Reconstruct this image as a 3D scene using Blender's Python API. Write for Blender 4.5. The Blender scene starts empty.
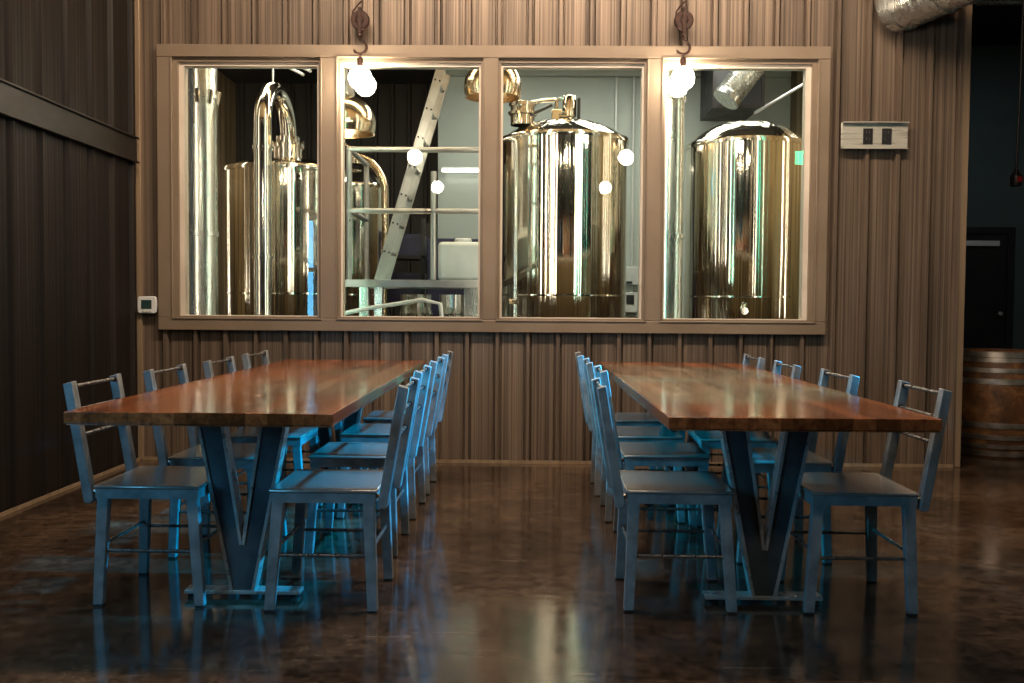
import bpy, bmesh, math, random
from mathutils import Vector, Matrix
random.seed(7)
SC = bpy.context.scene
COL = SC.collection
PI = math.pi

# ------------------------------------------------------------------ materials
def mat(name):
    m = bpy.data.materials.new(name); m.use_nodes = True
    nt = m.node_tree; nt.nodes.clear()
    out = nt.nodes.new('ShaderNodeOutputMaterial')
    return m, nt, out

def N(nt, t, **kw):
    n = nt.nodes.new(t)
    for k, v in kw.items():
        if k in n.inputs: n.inputs[k].default_value = v
        else: setattr(n, k, v)
    return n

def ramp(nt, fac, stops):
    r = nt.nodes.new('ShaderNodeValToRGB')
    e = r.color_ramp.elements
    while len(e) < len(stops): e.new(0.5)
    for i, (p, c) in enumerate(stops):
        e[i].position = p
        e[i].color = (c[0], c[1], c[2], 1) if not isinstance(c, (int, float)) else (c, c, c, 1)
    nt.links.new(fac, r.inputs[0])
    return r.outputs[0]

def coords(nt, scale=(1, 1, 1), kind='Object', rot=(0, 0, 0)):
    tc = nt.nodes.new('ShaderNodeTexCoord'); mp = nt.nodes.new('ShaderNodeMapping')
    mp.inputs['Scale'].default_value = scale; mp.inputs['Rotation'].default_value = rot
    nt.links.new(tc.outputs[kind], mp.inputs[0])
    return mp.outputs[0]

def noise(nt, vec, scale=5, detail=4, rough=0.55, dist=0.0):
    n = N(nt, 'ShaderNodeTexNoise', Scale=scale, Detail=detail, Roughness=rough, Distortion=dist)
    nt.links.new(vec, n.inputs['Vector'])
    return n.outputs[0]

def mixc(nt, fac, a, b, mode='MIX'):
    m = nt.nodes.new('ShaderNodeMix'); m.data_type = 'RGBA'; m.blend_type = mode
    for s, v in ((0, fac), (6, a), (7, b)):
        if hasattr(v, 'links'): nt.links.new(v, m.inputs[s])
        else: m.inputs[s].default_value = v if s == 0 else (v[0], v[1], v[2], 1)
    return m.outputs[2]

def bump(nt, h, strength=0.2, dist=0.01):
    b = N(nt, 'ShaderNodeBump', Strength=strength, Distance=dist)
    nt.links.new(h, b.inputs['Height'])
    return b.outputs[0]

def simple(name, c1, c2, metal=0.0, rough=0.5, scale=(8, 8, 8), rvar=0.1, bmp=0.0, lo=0.35, hi=0.65, spec=0.5, detail=5):
    """two-tone noise material"""
    m, nt, out = mat(name)
    p = N(nt, 'ShaderNodeBsdfPrincipled', Metallic=metal)
    p.inputs['Specular IOR Level'].default_value = spec
    v = coords(nt, scale); n = noise(nt, v, 1.0, detail)
    nt.links.new(ramp(nt, n, [(lo, c1), (hi, c2)]), p.inputs['Base Color'])
    nt.links.new(ramp(nt, n, [(0.3, max(0, rough - rvar)), (0.7, min(1, rough + rvar))]), p.inputs['Roughness'])
    if bmp: nt.links.new(bump(nt, n, bmp), p.inputs['Normal'])
    nt.links.new(p.outputs[0], out.inputs[0])
    return m

def emit(name, col, strength):
    m, nt, out = mat(name)
    e = N(nt, 'ShaderNodeEmission', Strength=strength); e.inputs[0].default_value = (*col, 1)
    nt.links.new(e.outputs[0], out.inputs[0])
    return m

M = {}
def streak_metal(name, dark, mid, light, axis, rough, metal, fine=90.0, spec=0.5):
    """sheet metal with fine vertical rust-and-paint streaks, or added stripes where coarse; axis = horizontal axis of the wall"""
    m, nt, out = mat(name)
    p = N(nt, 'ShaderNodeBsdfPrincipled', Metallic=metal)
    p.inputs['Specular IOR Level'].default_value = spec
    s1 = (fine, 1, 0.25) if axis == 'x' else (1, fine, 0.25)
    s2 = (9, 1, 0.6) if axis == 'x' else (1, 9, 0.6)
    a = noise(nt, coords(nt, s1), 1.0, 3, 0.6); b = noise(nt, coords(nt, s2), 1.0, 4, 0.6)
    c1 = ramp(nt, a, [(0.33, dark), (0.5, mid), (0.68, light)])
    c2 = ramp(nt, b, [(0.3, 0.62), (0.7, 1.15)])
    nt.links.new(mixc(nt, 1.0, c1, c2, 'MULTIPLY'), p.inputs['Base Color'])
    nt.links.new(ramp(nt, a, [(0.3, rough + 0.12), (0.7, rough - 0.08)]), p.inputs['Roughness'])
    nt.links.new(bump(nt, a, 0.12, 0.004), p.inputs['Normal'])
    nt.links.new(p.outputs[0], out.inputs[0])
    return m

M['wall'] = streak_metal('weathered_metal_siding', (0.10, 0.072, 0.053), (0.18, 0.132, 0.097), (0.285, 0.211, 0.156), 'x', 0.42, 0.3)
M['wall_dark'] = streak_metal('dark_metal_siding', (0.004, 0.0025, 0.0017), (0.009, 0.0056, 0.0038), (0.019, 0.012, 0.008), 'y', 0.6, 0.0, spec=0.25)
M['beam'] = simple('dark_steel_beam', (0.006, 0.0045, 0.0035), (0.014, 0.0105, 0.008), 0.1, 0.42, (4, 4, 10))
M['trim'] = simple('brown_painted_trim', (0.225, 0.170, 0.120), (0.265, 0.203, 0.146), 0.1, 0.42, (3, 3, 3), 0.06)
M['corner'] = simple('tan_corner_flashing', (0.28, 0.20, 0.13), (0.40, 0.29, 0.19), 0.3, 0.38, (20, 20, 1))
M['white_frame'] = simple('cream_window_frame', (0.62, 0.54, 0.45), (0.74, 0.66, 0.56), 0.0, 0.4, (4, 4, 4), 0.05)

def make_floor():
    m, nt, out = mat('polished_stained_concrete')
    p = N(nt, 'ShaderNodeBsdfPrincipled')
    p.inputs['Specular IOR Level'].default_value = 0.75
    v = coords(nt, (1, 1, 1))
    n1 = noise(nt, v, 1.3, 6, 0.62, 0.6); n2 = noise(nt, v, 17, 9, 0.72, 0.8); n3 = noise(nt, v, 26, 7, 0.68)
    c = ramp(nt, n1, [(0.3, (0.014, 0.009, 0.006)), (0.5, (0.050, 0.031, 0.020)), (0.72, (0.11, 0.070, 0.043))])
    c = mixc(nt, 1.0, c, ramp(nt, n2, [(0.36, 0.35), (0.64, 1.6)]), 'MULTIPLY')
    # thin pale scratches and hairline cracks in the sealer
    vo = N(nt, 'ShaderNodeTexVoronoi', Scale=1.7); vo.feature = 'DISTANCE_TO_EDGE'
    dv = nt.nodes.new('ShaderNodeVectorMath'); dv.operation = 'ADD'
    nn = N(nt, 'ShaderNodeTexNoise', Scale=2.3, Detail=5.0)
    nt.links.new(v, nn.inputs['Vector']); nt.links.new(v, dv.inputs[0]); nt.links.new(nn.outputs[1], dv.inputs[1])
    nt.links.new(dv.outputs[0], vo.inputs['Vector'])
    cr = ramp(nt, vo.outputs[0], [(0.0, 0.5), (0.003, 0.3), (0.008, 0.0)])
    cm = ramp(nt, n1, [(0.42, 0.0), (0.6, 1.0)])
    cc = nt.nodes.new('ShaderNodeMath'); cc.operation = 'MULTIPLY'
    nt.links.new(cr, cc.inputs[0]); nt.links.new(cm, cc.inputs[1])
    c = mixc(nt, cc.outputs[0], c, (0.15, 0.115, 0.085))
    for rz, sc in ((0.5, (2.2, 90, 1)), (-0.9, (2.6, 80, 1)), (1.4, (1.8, 95, 1)), (0.05, (1.5, 70, 1))):
        ln = noise(nt, coords(nt, sc, rot=(0, 0, rz)), 1.0, 2, 0.5, 0.7)
        f = ramp(nt, ln, [(0.70, 0.0), (0.76, 0.55)])
        c = mixc(nt, f, c, (0.17, 0.13, 0.095))
    nt.links.new(c, p.inputs['Base Color'])
    nt.links.new(ramp(nt, n2, [(0.3, 0.05), (0.7, 0.15)]), p.inputs['Roughness'])
    nt.links.new(bump(nt, n3, 0.06, 0.005), p.inputs['Normal'])
    nt.links.new(p.outputs[0], out.inputs[0])
    return m
M['floor'] = make_floor()

def make_wood():
    m, nt, out = mat('oiled_walnut_planks')
    p = N(nt, 'ShaderNodeBsdfPrincipled')
    p.inputs['Specular IOR Level'].default_value = 0.5
    v = coords(nt, (1, 1, 1), rot=(0, 0, PI / 2))
    br = N(nt, 'ShaderNodeTexBrick', Scale=1.0)
    br.inputs['Brick Width'].default_value = 0.9; br.inputs['Row Height'].default_value = 0.075
    br.inputs['Mortar Size'].default_value = 0.0012; br.inputs['Bias'].default_value = -0.1
    br.inputs['Color1'].default_value = (0.22, 0.20, 0.18, 1); br.inputs['Color2'].default_value = (1, 1, 1, 1)
    br.inputs['Mortar'].default_value = (0.12, 0.12, 0.12, 1)
    nt.links.new(v, br.inputs['Vector'])
    g = noise(nt, coords(nt, (38, 2.2, 38)), 1.0, 6, 0.6, 0.6)
    g2 = noise(nt, coords(nt, (5, 1.2, 5)), 1.0, 4, 0.55, 0.8)
    base = ramp(nt, g, [(0.3, (0.15, 0.042, 0.014)), (0.55, (0.36, 0.108, 0.034)), (0.75, (0.52, 0.175, 0.058))])
    base = mixc(nt, 0.7, base, br.outputs[0], 'MULTIPLY')
    base = mixc(nt, 1.0, base, ramp(nt, g2, [(0.3, 0.65), (0.7, 1.2)]), 'MULTIPLY')
    nt.links.new(base, p.inputs['Base Color'])
    nt.links.new(ramp(nt, g, [(0.3, 0.17), (0.7, 0.13)]), p.inputs['Roughness'])
    nt.links.new(p.outputs[0], out.inputs[0])
    return m
M['wood'] = make_wood()
M['chair'] = simple('brushed_gunmetal', (0.17, 0.18, 0.185), (0.29, 0.305, 0.31), 0.2, 0.40, (14, 14, 14), 0.05)
M['seat'] = simple('seat_steel_baked_light', (0.33, 0.31, 0.285), (0.40, 0.375, 0.345), 0.5, 0.25, (5, 18, 5), 0.02)  # paler than the frame: warm overhead light put into the seat colour
M['rod'] = simple('bare_steel_rod', (0.16, 0.14, 0.13), (0.26, 0.24, 0.22), 0.8, 0.32, (30, 30, 30))
M['base'] = simple('blackened_steel_plate', (0.055, 0.07, 0.082), (0.11, 0.13, 0.145), 0.6, 0.42, (7, 7, 7), 0.1)
M['base_edge'] = simple('ground_steel_edge', (0.40, 0.39, 0.37), (0.55, 0.53, 0.50), 0.5, 0.32, (20, 20, 20))
M['black'] = simple('black_plastic', (0.008, 0.008, 0.009), (0.016, 0.016, 0.018), 0.0, 0.5, (10, 10, 10))
M['white_plastic'] = simple('white_plastic', (0.66, 0.68, 0.68), (0.76, 0.78, 0.78), 0.0, 0.4, (5, 5, 5))
M['screen'] = simple('dark_lcd_screen', (0.02, 0.045, 0.045), (0.04, 0.075, 0.07), 0.0, 0.2, (9, 9, 9))
M['plate'] = simple('stainless_plate', (0.50, 0.48, 0.42), (0.62, 0.60, 0.53), 0.35, 0.3, (3, 3, 40))
M['iron'] = simple('rusty_iron', (0.022, 0.010, 0.008), (0.055, 0.023, 0.015), 0.5, 0.5, (30, 30, 30), 0.1, 0.2)
M['galv'] = simple('galvanised_duct', (0.56, 0.57, 0.53), (0.72, 0.73, 0.69), 0.9, 0.26, (16, 16, 0.8), 0.06, 0.06)
M['alu'] = simple('aluminium', (0.32, 0.31, 0.285), (0.42, 0.41, 0.38), 0.8, 0.36, (6, 6, 6))
M['steel_pipe'] = simple('polished_pipe', (0.66, 0.62, 0.54), (0.78, 0.74, 0.66), 1.0, 0.13, (4, 4, 3), 0.05)
M['brass'] = simple('polished_copper_alloy', (0.58, 0.45, 0.30), (0.70, 0.57, 0.41), 1.0, 0.18, (6, 6, 6), 0.05)
M['pale_wall'] = simple('pale_green_grey_paint', (0.36, 0.41, 0.37), (0.42, 0.47, 0.42), 0.0, 0.6, (1.5, 1.5, 1.5), 0.05)
M['dark_wall'] = simple('black_brown_wall', (0.018, 0.015, 0.013), (0.035, 0.028, 0.024), 0.0, 0.6, (2, 2, 2))
M['brew_inner'] = simple('tan_plywood_wall', (0.30, 0.215, 0.12), (0.44, 0.32, 0.18), 0.0, 0.55, (6, 1, 0.7))
M['brew_stripes'] = streak_metal('added_stripe_sheet', (0.05, 0.032, 0.016), (0.32, 0.22, 0.11), (0.62, 0.46, 0.26), 'x', 0.45, 0.0, fine=5.5)  # colour stripes added so the tanks reflect gold and dark strips
M['brew_stripes_side'] = streak_metal('added_stripe_sheet_side', (0.05, 0.032, 0.016), (0.26, 0.18, 0.09), (0.55, 0.40, 0.22), 'y', 0.45, 0.0, fine=5.5)
M['ceiling'] = simple('black_ceiling', (0.012, 0.011, 0.010), (0.022, 0.02, 0.018), 0.0, 0.8, (2, 2, 2))
M['teal'] = simple('dark_teal_paint', (0.055, 0.085, 0.088), (0.07, 0.105, 0.108), 0.0, 0.6, (1, 1, 1), 0.05)
M['door'] = simple('dark_door_paint', (0.010, 0.010, 0.011), (0.018, 0.017, 0.018), 0.0, 0.45, (2, 2, 2))
M['red'] = simple('red_plastic', (0.28, 0.012, 0.014), (0.36, 0.02, 0.02), 0.0, 0.4, (9, 9, 9))
M['hoop'] = simple('galvanised_hoop', (0.22, 0.20, 0.18), (0.42, 0.39, 0.35), 0.8, 0.42, (12, 12, 12), 0.1)
M['hose'] = simple('pale_braided_hose', (0.55, 0.56, 0.53), (0.68, 0.69, 0.66), 0.1, 0.4, (40, 40, 40))
M['tote'] = simple('milky_white_plastic', (0.66, 0.70, 0.66), (0.80, 0.83, 0.79), 0.0, 0.35, (4, 4, 4))
M['crate'] = simple('dark_blue_crate_plastic', (0.014, 0.014, 0.045), (0.03, 0.03, 0.075), 0.0, 0.45, (8, 8, 8))
M['box_grey'] = simple('grey_enamel', (0.48, 0.50, 0.47), (0.58, 0.60, 0.56), 0.1, 0.4, (5, 5, 5))
M['bulb'] = emit('glowing_frosted_glass', (1.0, 0.84, 0.64), 120.0)
M['lamp_glow'] = emit('glowing_lamp_lens', (1.0, 0.86, 0.62), 14.0)
M['strip_glow'] = emit('glowing_tube', (1.0, 0.95, 0.84), 9.0)
M['added_tube_warm'] = emit('added_warm_tube_glow', (1.0, 0.90, 0.72), 16.0)  # added glow, meant for bright strips on the tanks
M['added_tube_green'] = emit('added_green_tube_glow', (0.05, 0.80, 0.62), 8.0)
M['green_glow'] = emit('green_lit_sign', (0.02, 1.0, 0.42), 22.0)

def make_barrel():
    m, nt, out = mat('old_barrel_oak')
    p = N(nt, 'ShaderNodeBsdfPrincipled', Roughness=0.5)
    a = noise(nt, coords(nt, (7, 7, 7)), 1.0, 7, 0.7, 0.5)
    c = ramp(nt, a, [(0.3, (0.022, 0.011, 0.006)), (0.5, (0.12, 0.05, 0.018)), (0.7, (0.30, 0.15, 0.05))])
    nt.links.new(c, p.inputs['Base Color'])
    nt.links.new(bump(nt, a, 0.3, 0.01), p.inputs['Normal'])
    nt.links.new(p.outputs[0], out.inputs[0])
    return m
M['oak'] = make_barrel()

def make_tank():
    m, nt, out = mat('polished_stainless_tank')
    p = N(nt, 'ShaderNodeBsdfPrincipled', Metallic=1.0)
    # rolled sheet: slight long vertical waves that break reflections into strips
    a = noise(nt, coords(nt, (11, 11, 0.02)), 1.0, 3, 0.5)
    b = noise(nt, coords(nt, (50, 50, 0.4)), 1.0, 2, 0.5)
    nt.links.new(ramp(nt, b, [(0.3, (0.66, 0.60, 0.49)), (0.7, (0.80, 0.75, 0.65))]), p.inputs['Base Color'])
    nt.links.new(ramp(nt, b, [(0.3, 0.07), (0.7, 0.16)]), p.inputs['Roughness'])
    nt.links.new(bump(nt, a, 0.45, 0.03), p.inputs['Normal'])
    nt.links.new(p.outputs[0], out.inputs[0])
    return m
M['tank'] = make_tank()

def make_glass():
    m, nt, out = mat('window_glass')
    t = N(nt, 'ShaderNodeBsdfTransparent'); t.inputs[0].default_value = (0.97, 0.985, 0.975, 1)
    g = N(nt, 'ShaderNodeBsdfGlossy', Roughness=0.0)
    fr = N(nt, 'ShaderNodeFresnel', IOR=1.5)
    mx = nt.nodes.new('ShaderNodeMixShader')
    nt.links.new(fr.outputs[0], mx.inputs[0]); nt.links.new(t.outputs[0], mx.inputs[1]); nt.links.new(g.outputs[0], mx.inputs[2])
    nt.links.new(mx.outputs[0], out.inputs[0])
    return m
M['glass'] = make_glass()

# ------------------------------------------------------------------ mesh builder
class MB:
    def __init__(s): s.bm = bmesh.new()
    def face(s, vs, mi=0):
        try:
            f = s.bm.faces.new(vs); f.material_index = mi; return f
        except ValueError: return None
    def hexa(s, lo, hi, mi=0):
        """lo, hi: four corner points each, counter-clockwise seen from the hi side"""
        a = [s.bm.verts.new(p) for p in lo]; b = [s.bm.verts.new(p) for p in hi]
        s.face(a[::-1], mi); s.face(b, mi)
        for i in range(4): s.face([a[i], a[(i + 1) % 4], b[(i + 1) % 4], b[i]], mi)
        return s
    def box(s, x0, x1, y0, y1, z0, z1, mi=0):
        return s.hexa([(x0, y0, z0), (x1, y0, z0), (x1, y1, z0), (x0, y1, z0)], [(x0, y0, z1), (x1, y0, z1), (x1, y1, z1), (x0, y1, z1)], mi)
    def bar(s, a, b, wx, wy, wx2=None, wy2=None, mi=0):
        """upright-ish bar with horizontal rectangular ends"""
        wx2 = wx2 or wx; wy2 = wy2 or wy
        q = [(-1, -1), (1, -1), (1, 1), (-1, 1)]
        return s.hexa([(a[0] + i * wx / 2, a[1] + j * wy / 2, a[2]) for i, j in q], [(b[0] + i * wx2 / 2, b[1] + j * wy2 / 2, b[2]) for i, j in q], mi)
    def prism(s, poly, plane, d0, d1, mi=0):
        """polygon (2-D, ccw) extruded along the normal of plane 'xz' (along y) or 'xy' (along z) or 'yz' (along x)"""
        def P(u, v, d):
            return {'xz': (u, d, v), 'xy': (u, v, d), 'yz': (d, u, v)}[plane]
        a = [s.bm.verts.new(P(u, v, d0)) for u, v in poly]; b = [s.bm.verts.new(P(u, v, d1)) for u, v in poly]
        n = len(poly)
        s.face(a, mi); s.face(b[::-1], mi)
        for i in range(n): s.face([a[i], b[i], b[(i + 1) % n], a[(i + 1) % n]], mi)
        return s
    def tube(s, pts, r, seg=12, mi=0, cap=True, radii=None, closed=False):
        pts = [Vector(p) for p in pts]; n = len(pts); rings = []
        up = None
        for i, p in enumerate(pts):
            if closed: t = pts[(i + 1) % n] - pts[i - 1]
            else: t = (pts[min(i + 1, n - 1)] - pts[max(i - 1, 0)])
            t.normalize()
            if up is None:
                up = Vector((0, 0, 1)) if abs(t.z) < 0.9 else Vector((1, 0, 0))
            u = (up - t * up.dot(t)).normalized(); w = t.cross(u); up = u
            rr = radii[i] if radii else r
            rings.append([s.bm.verts.new(p + (u * math.cos(2 * PI * k / seg) + w * math.sin(2 * PI * k / seg)) * rr) for k in range(seg)])
        for i in range(n if closed else n - 1):
            A, B = rings[i], rings[(i + 1) % n]
            for k in range(seg): s.face([A[k], A[(k + 1) % seg], B[(k + 1) % seg], B[k]], mi)
        if cap and not closed: s.face(rings[0][::-1], mi); s.face(rings[-1], mi)
        return s
    def lathe(s, prof, c=(0, 0, 0), seg=48, mi=0, axis='z'):
        """prof: (radius, height) pairs; radius 0 closes to a point"""
        def P(r, h, a):
            x, y = r * math.cos(a), r * math.sin(a)
            return {'z': (c[0] + x, c[1] + y, c[2] + h), 'y': (c[0] + x, c[1] + h, c[2] + y), 'x': (c[0] + h, c[1] + x, c[2] + y)}[axis]
        rings = []
        for r, h in prof:
            if r < 1e-6: rings.append([s.bm.verts.new(P(0, h, 0))])
            else: rings.append([s.bm.verts.new(P(r, h, 2 * PI * k / seg)) for k in range(seg)])
        for A, B in zip(rings, rings[1:]):
            for k in range(seg):
                k2 = (k + 1) % seg
                if len(A) == 1 and len(B) == 1: break
                if len(A) == 1: s.face([A[0], B[k2], B[k]], mi)
                elif len(B) == 1: s.face([A[k], A[k2], B[0]], mi)
                else: s.face([A[k], A[k2], B[k2], B[k]], mi)
        return s
    def build(s, name, mats, parent=None, bevel=0.0, smooth=35, origin=None, offset=None):
        bm = s.bm
        bmesh.ops.recalc_face_normals(bm, faces=bm.faces)
        if not isinstance(mats, (list, tuple)): mats = [mats]
        off = Vector((0, 0, 0))
        if offset is not None: off = Vector(offset)
        if parent is not None and offset is None:
            o = parent
            while o is not None: off += o.location; o = o.parent
        if parent is None and origin == 'base' and offset is None:
            xs = [v.co for v in bm.verts]
            off = Vector(((min(v.x for v in xs) + max(v.x for v in xs)) / 2, (min(v.y for v in xs) + max(v.y for v in xs)) / 2, min(v.z for v in xs)))
        bmesh.ops.translate(bm, verts=bm.verts, vec=-off)
        me = bpy.data.meshes.new(name); bm.to_mesh(me); bm.free()
        for m in mats: me.materials.append(m)
        if smooth:
            me.polygons.foreach_set('use_smooth', [True] * len(me.polygons))
            me.set_sharp_from_angle(angle=math.radians(smooth))
        ob = bpy.data.objects.new(name, me); COL.objects.link(ob)
        if parent is not None: ob.parent = parent
        elif origin == 'base': ob.location = off
        if bevel:
            b = ob.modifiers.new('bevel', 'BEVEL'); b.width = bevel; b.segments = 2; b.limit_method = 'ANGLE'; b.angle_limit = math.radians(40)
        return ob

def tag(o, label=None, cat=None, group=None, kind=None):
    if label: o['label'] = label
    if cat: o['category'] = cat
    if group: o['group'] = group
    if kind: o['kind'] = kind
    return o
def thing(name, loc, label, cat, group=None, rz=0.0):
    o = bpy.data.objects.new(name, None); COL.objects.link(o)
    o.location = loc; o.rotation_euler = (0, 0, rz); o.empty_display_size = 0.1
    return tag(o, label, cat, group)
def struct(mb, name, m, label=None, bevel=0.0, smooth=0, parent=None):
    o = mb.build(name, m, parent, bevel=bevel, smooth=smooth)
    if parent is None: tag(o, label, None, None, 'structure')
    return o
def dup(root, loc, rz, label):
    r = root.copy(); COL.objects.link(r); r.location = loc; r.rotation_euler = (0, 0, rz); r['label'] = label
    for ch in list(root.children):
        c = ch.copy(); COL.objects.link(c); c.parent = r
        for g in list(ch.children):
            d = g.copy(); COL.objects.link(d); d.parent = c
    return r
def arc(c, r, a0, a1, n, plane='xz'):
    out = []
    for i in range(n + 1):
        a = math.radians(a0 + (a1 - a0) * i / n); u, v = r * math.cos(a), r * math.sin(a)
        out.append({'xz': (c[0] + u, c[1], c[2] + v), 'yz': (c[0], c[1] + u, c[2] + v), 'xy': (c[0] + u, c[1] + v, c[2])}[plane])
    return out

# ------------------------------------------------------------------ camera
F, PITCH, YAW, ROLL, CH = 952.84, 0.0397, 0.0129, 0.0073, 1.1057
c_, s_ = math.cos(YAW), math.sin(YAW)
r_ = Vector((c_, s_, 0)); f_ = Vector((-s_, c_, 0)); u_ = Vector((0, 0, 1))
c_, s_ = math.cos(PITCH), math.sin(PITCH)
f_, u_ = c_ * f_ - s_ * u_, s_ * f_ + c_ * u_
c_, s_ = math.cos(ROLL), math.sin(ROLL)
right, up = c_ * r_ + s_ * u_, -s_ * r_ + c_ * u_
cam = bpy.data.cameras.new('camera'); cam.sensor_width = 36; cam.lens = F * 36 / 1024; cam.clip_start = 0.05
co = bpy.data.objects.new('camera', cam); COL.objects.link(co)
rot = Matrix((right, up, -f_)).transposed()
co.matrix_world = Matrix.Translation((0, 0, CH)) @ rot.to_4x4()
SC.camera = co

# ------------------------------------------------------------------ the setting
XL, XR, D, YF, XE, ZC = -2.69, 3.002, 6.60, -4.0, 7.6, 4.5
WT = 0.14                                    # dividing wall thickness
YB, YH = 10.6, 12.6                          # brewery back wall, hall back wall
b = MB(); b.box(XL - 0.8, XE, YF, YH, -0.1, 0.0); struct(b, 'floor', M['floor'], 'dark brown polished concrete floor with mottled stain and scratches')
b = MB(); b.box(XL, XE, YF, D + WT, ZC, ZC + 0.1); b.box(XR, XE, D + WT, YH, ZC, ZC + 0.1); struct(b, 'ceiling', M['ceiling'], 'black ceiling high over the taproom')
b = MB(); b.box(XL - 0.8, XR - 0.1, D + WT, YB + 1.0, 3.72, 3.8); struct(b, 'ceiling_brewery', M['ceiling'], 'dark ceiling of the brewery behind the windows')

# window openings (pane rectangles)
PZ0, PZ1 = 1.012, 2.722
PANES = [(-2.353, -1.435), (-1.257, -0.323), (-0.159, 0.791), (0.961, 1.907)]
FX0, FX1, FZ0, FZ1 = -2.529, 2.062, 0.907, 2.860
OX0, OX1, OZ0, OZ1 = PANES[0][0] - 0.07, PANES[3][1] + 0.07, PZ0 - 0.03, PZ1 + 0.06

def rib_profile(u0, u1, pitch, first, base, top, h):
    """points (u, height) across a ribbed sheet"""
    pts = [(u0, 0.0)]
    k = math.floor((u0 - first) / pitch) - 1
    while True:
        c = first + k * pitch; k += 1
        if c > u1 + base: break
        for du, hh in ((-base / 2 - 0.012, 0), (-base / 2 - 0.008, -0.013), (-base / 2, -0.013), (-top / 2, h), (top / 2, h), (base / 2, -0.013), (base / 2 + 0.008, -0.013), (base / 2 + 0.012, 0)):
            if u0 < c + du < u1: pts.append((c + du, hh))
    pts.append((u1, 0.0))
    return pts
def rib_strip(b, pts, z0, z1, fn, mi=0):
    lo = [b.bm.verts.new(fn(u, h, z0)) for u, h in pts]; hi = [b.bm.verts.new(fn(u, h, z1)) for u, h in pts]
    for i in range(len(pts) - 1): b.face([lo[i], lo[i + 1], hi[i + 1], hi[i]], mi)

b = MB()
fn = lambda u, h, z: (u, D - h, z)
RP = (0.2095, -1.233, 0.036, 0.024, 0.034)
for (u0, u1, z0, z1) in ((XL, OX0, 0, ZC), (OX1, XR, 0, ZC), (OX0, OX1, 0, OZ0), (OX0, OX1, OZ1, ZC)):
    pr = rib_profile(u0, u1, *RP)
    rib_strip(b, pr, z0, z1, fn)
    b.box(u0, u1, D + 0.015, D + WT - 0.012, z0, z1, 0)
    b.box(u0, u1, D + WT - 0.010, D + WT, z0, z1, 1)
struct(b, 'wall_back', [M['wall'], M['brew_stripes']], 'brown ribbed metal wall around the brewery windows')
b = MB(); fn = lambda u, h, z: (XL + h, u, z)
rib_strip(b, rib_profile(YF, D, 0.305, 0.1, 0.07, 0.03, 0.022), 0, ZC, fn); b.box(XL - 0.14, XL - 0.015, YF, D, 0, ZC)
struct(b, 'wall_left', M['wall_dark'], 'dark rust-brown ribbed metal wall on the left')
b = MB()                                   # C-channel girt on the left wall
b.box(XL + 0.0225, XL + 0.05, YF, D - 0.07, 2.045, 2.057); b.box(XL + 0.0225, XL + 0.05, YF, D - 0.07, 2.208, 2.22); b.box(XL + 0.0225, XL + 0.032, YF, D - 0.07, 2.057, 2.208)
struct(b, 'trim_1', M['beam'], 'dark steel channel beam running along the left wall', bevel=0.003)
b = MB(); b.box(XL + 0.004, XL + 0.038, D - 0.032, D - 0.002, 0, ZC)
struct(b, 'trim_2', M['corner'], 'tan corner flashing between left wall and window wall', bevel=0.004)
b = MB(); b.box(XR - 0.042, XR + 0.012, D - 0.03, D - 0.001, 0, ZC); b.box(XR + 0.001, XR + 0.012, D - 0.001, D + WT, 0, ZC)
struct(b, 'trim_3', M['corner'], 'tan corner flashing at the right end of the window wall', bevel=0.004)
b = MB(); b.box(XL + 0.04, XR - 0.045, D - 0.042, D - 0.035, 0, 0.022)
struct(b, 'baseboard_back', M['corner'], 'thin tan base angle along the foot of the window wall')
b = MB(); b.box(XL + 0.023, XL + 0.030, YF, D - 0.04, 0, 0.02)
struct(b, 'baseboard_left', M['corner'], 'thin tan base angle along the foot of the left wall')

# big brown frame with four lights
b = MB(); fy0, fy1 = D - 0.055, D + 0.03
zs0, zs1 = PZ0 - 0.018, PZ1 + 0.052
holes = []
for i, (x0, x1) in enumerate(PANES):
    holes.append((x0 - (0.07 if i == 0 else 0.03), x1 + (0.07 if i == 3 else 0.03)))
b.box(FX0, FX1, fy0, fy1, FZ0, zs0); b.box(FX0, FX1, fy0, fy1, zs1, FZ1)
xs = [FX0] + [v for h in holes for v in h] + [FX1]
for i in range(0, len(xs), 2): b.box(xs[i], xs[i + 1], fy0, fy1, zs0, zs1)
struct(b, 'trim_4', M['trim'], 'wide brown frame holding the four brewery windows', bevel=0.005)
b = MB()                                   # raised bead just inside the outer edge
t = 0.010
for (h0, h1) in holes:
    b.box(h0 - t, h1 + t, fy0 - 0.008, fy0 + 0.01, zs1, zs1 + t); b.box(h0 - t, h1 + t, fy0 - 0.008, fy0 + 0.01, zs0 - t, zs0)
    b.box(h0 - t, h0, fy0 - 0.008, fy0 + 0.01, zs0, zs1); b.box(h1, h1 + t, fy0 - 0.008, fy0 + 0.01, zs0, zs1)
struct(b, 'trim_5', M['trim'], 'raised beads around the four window openings', bevel=0.003)
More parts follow.
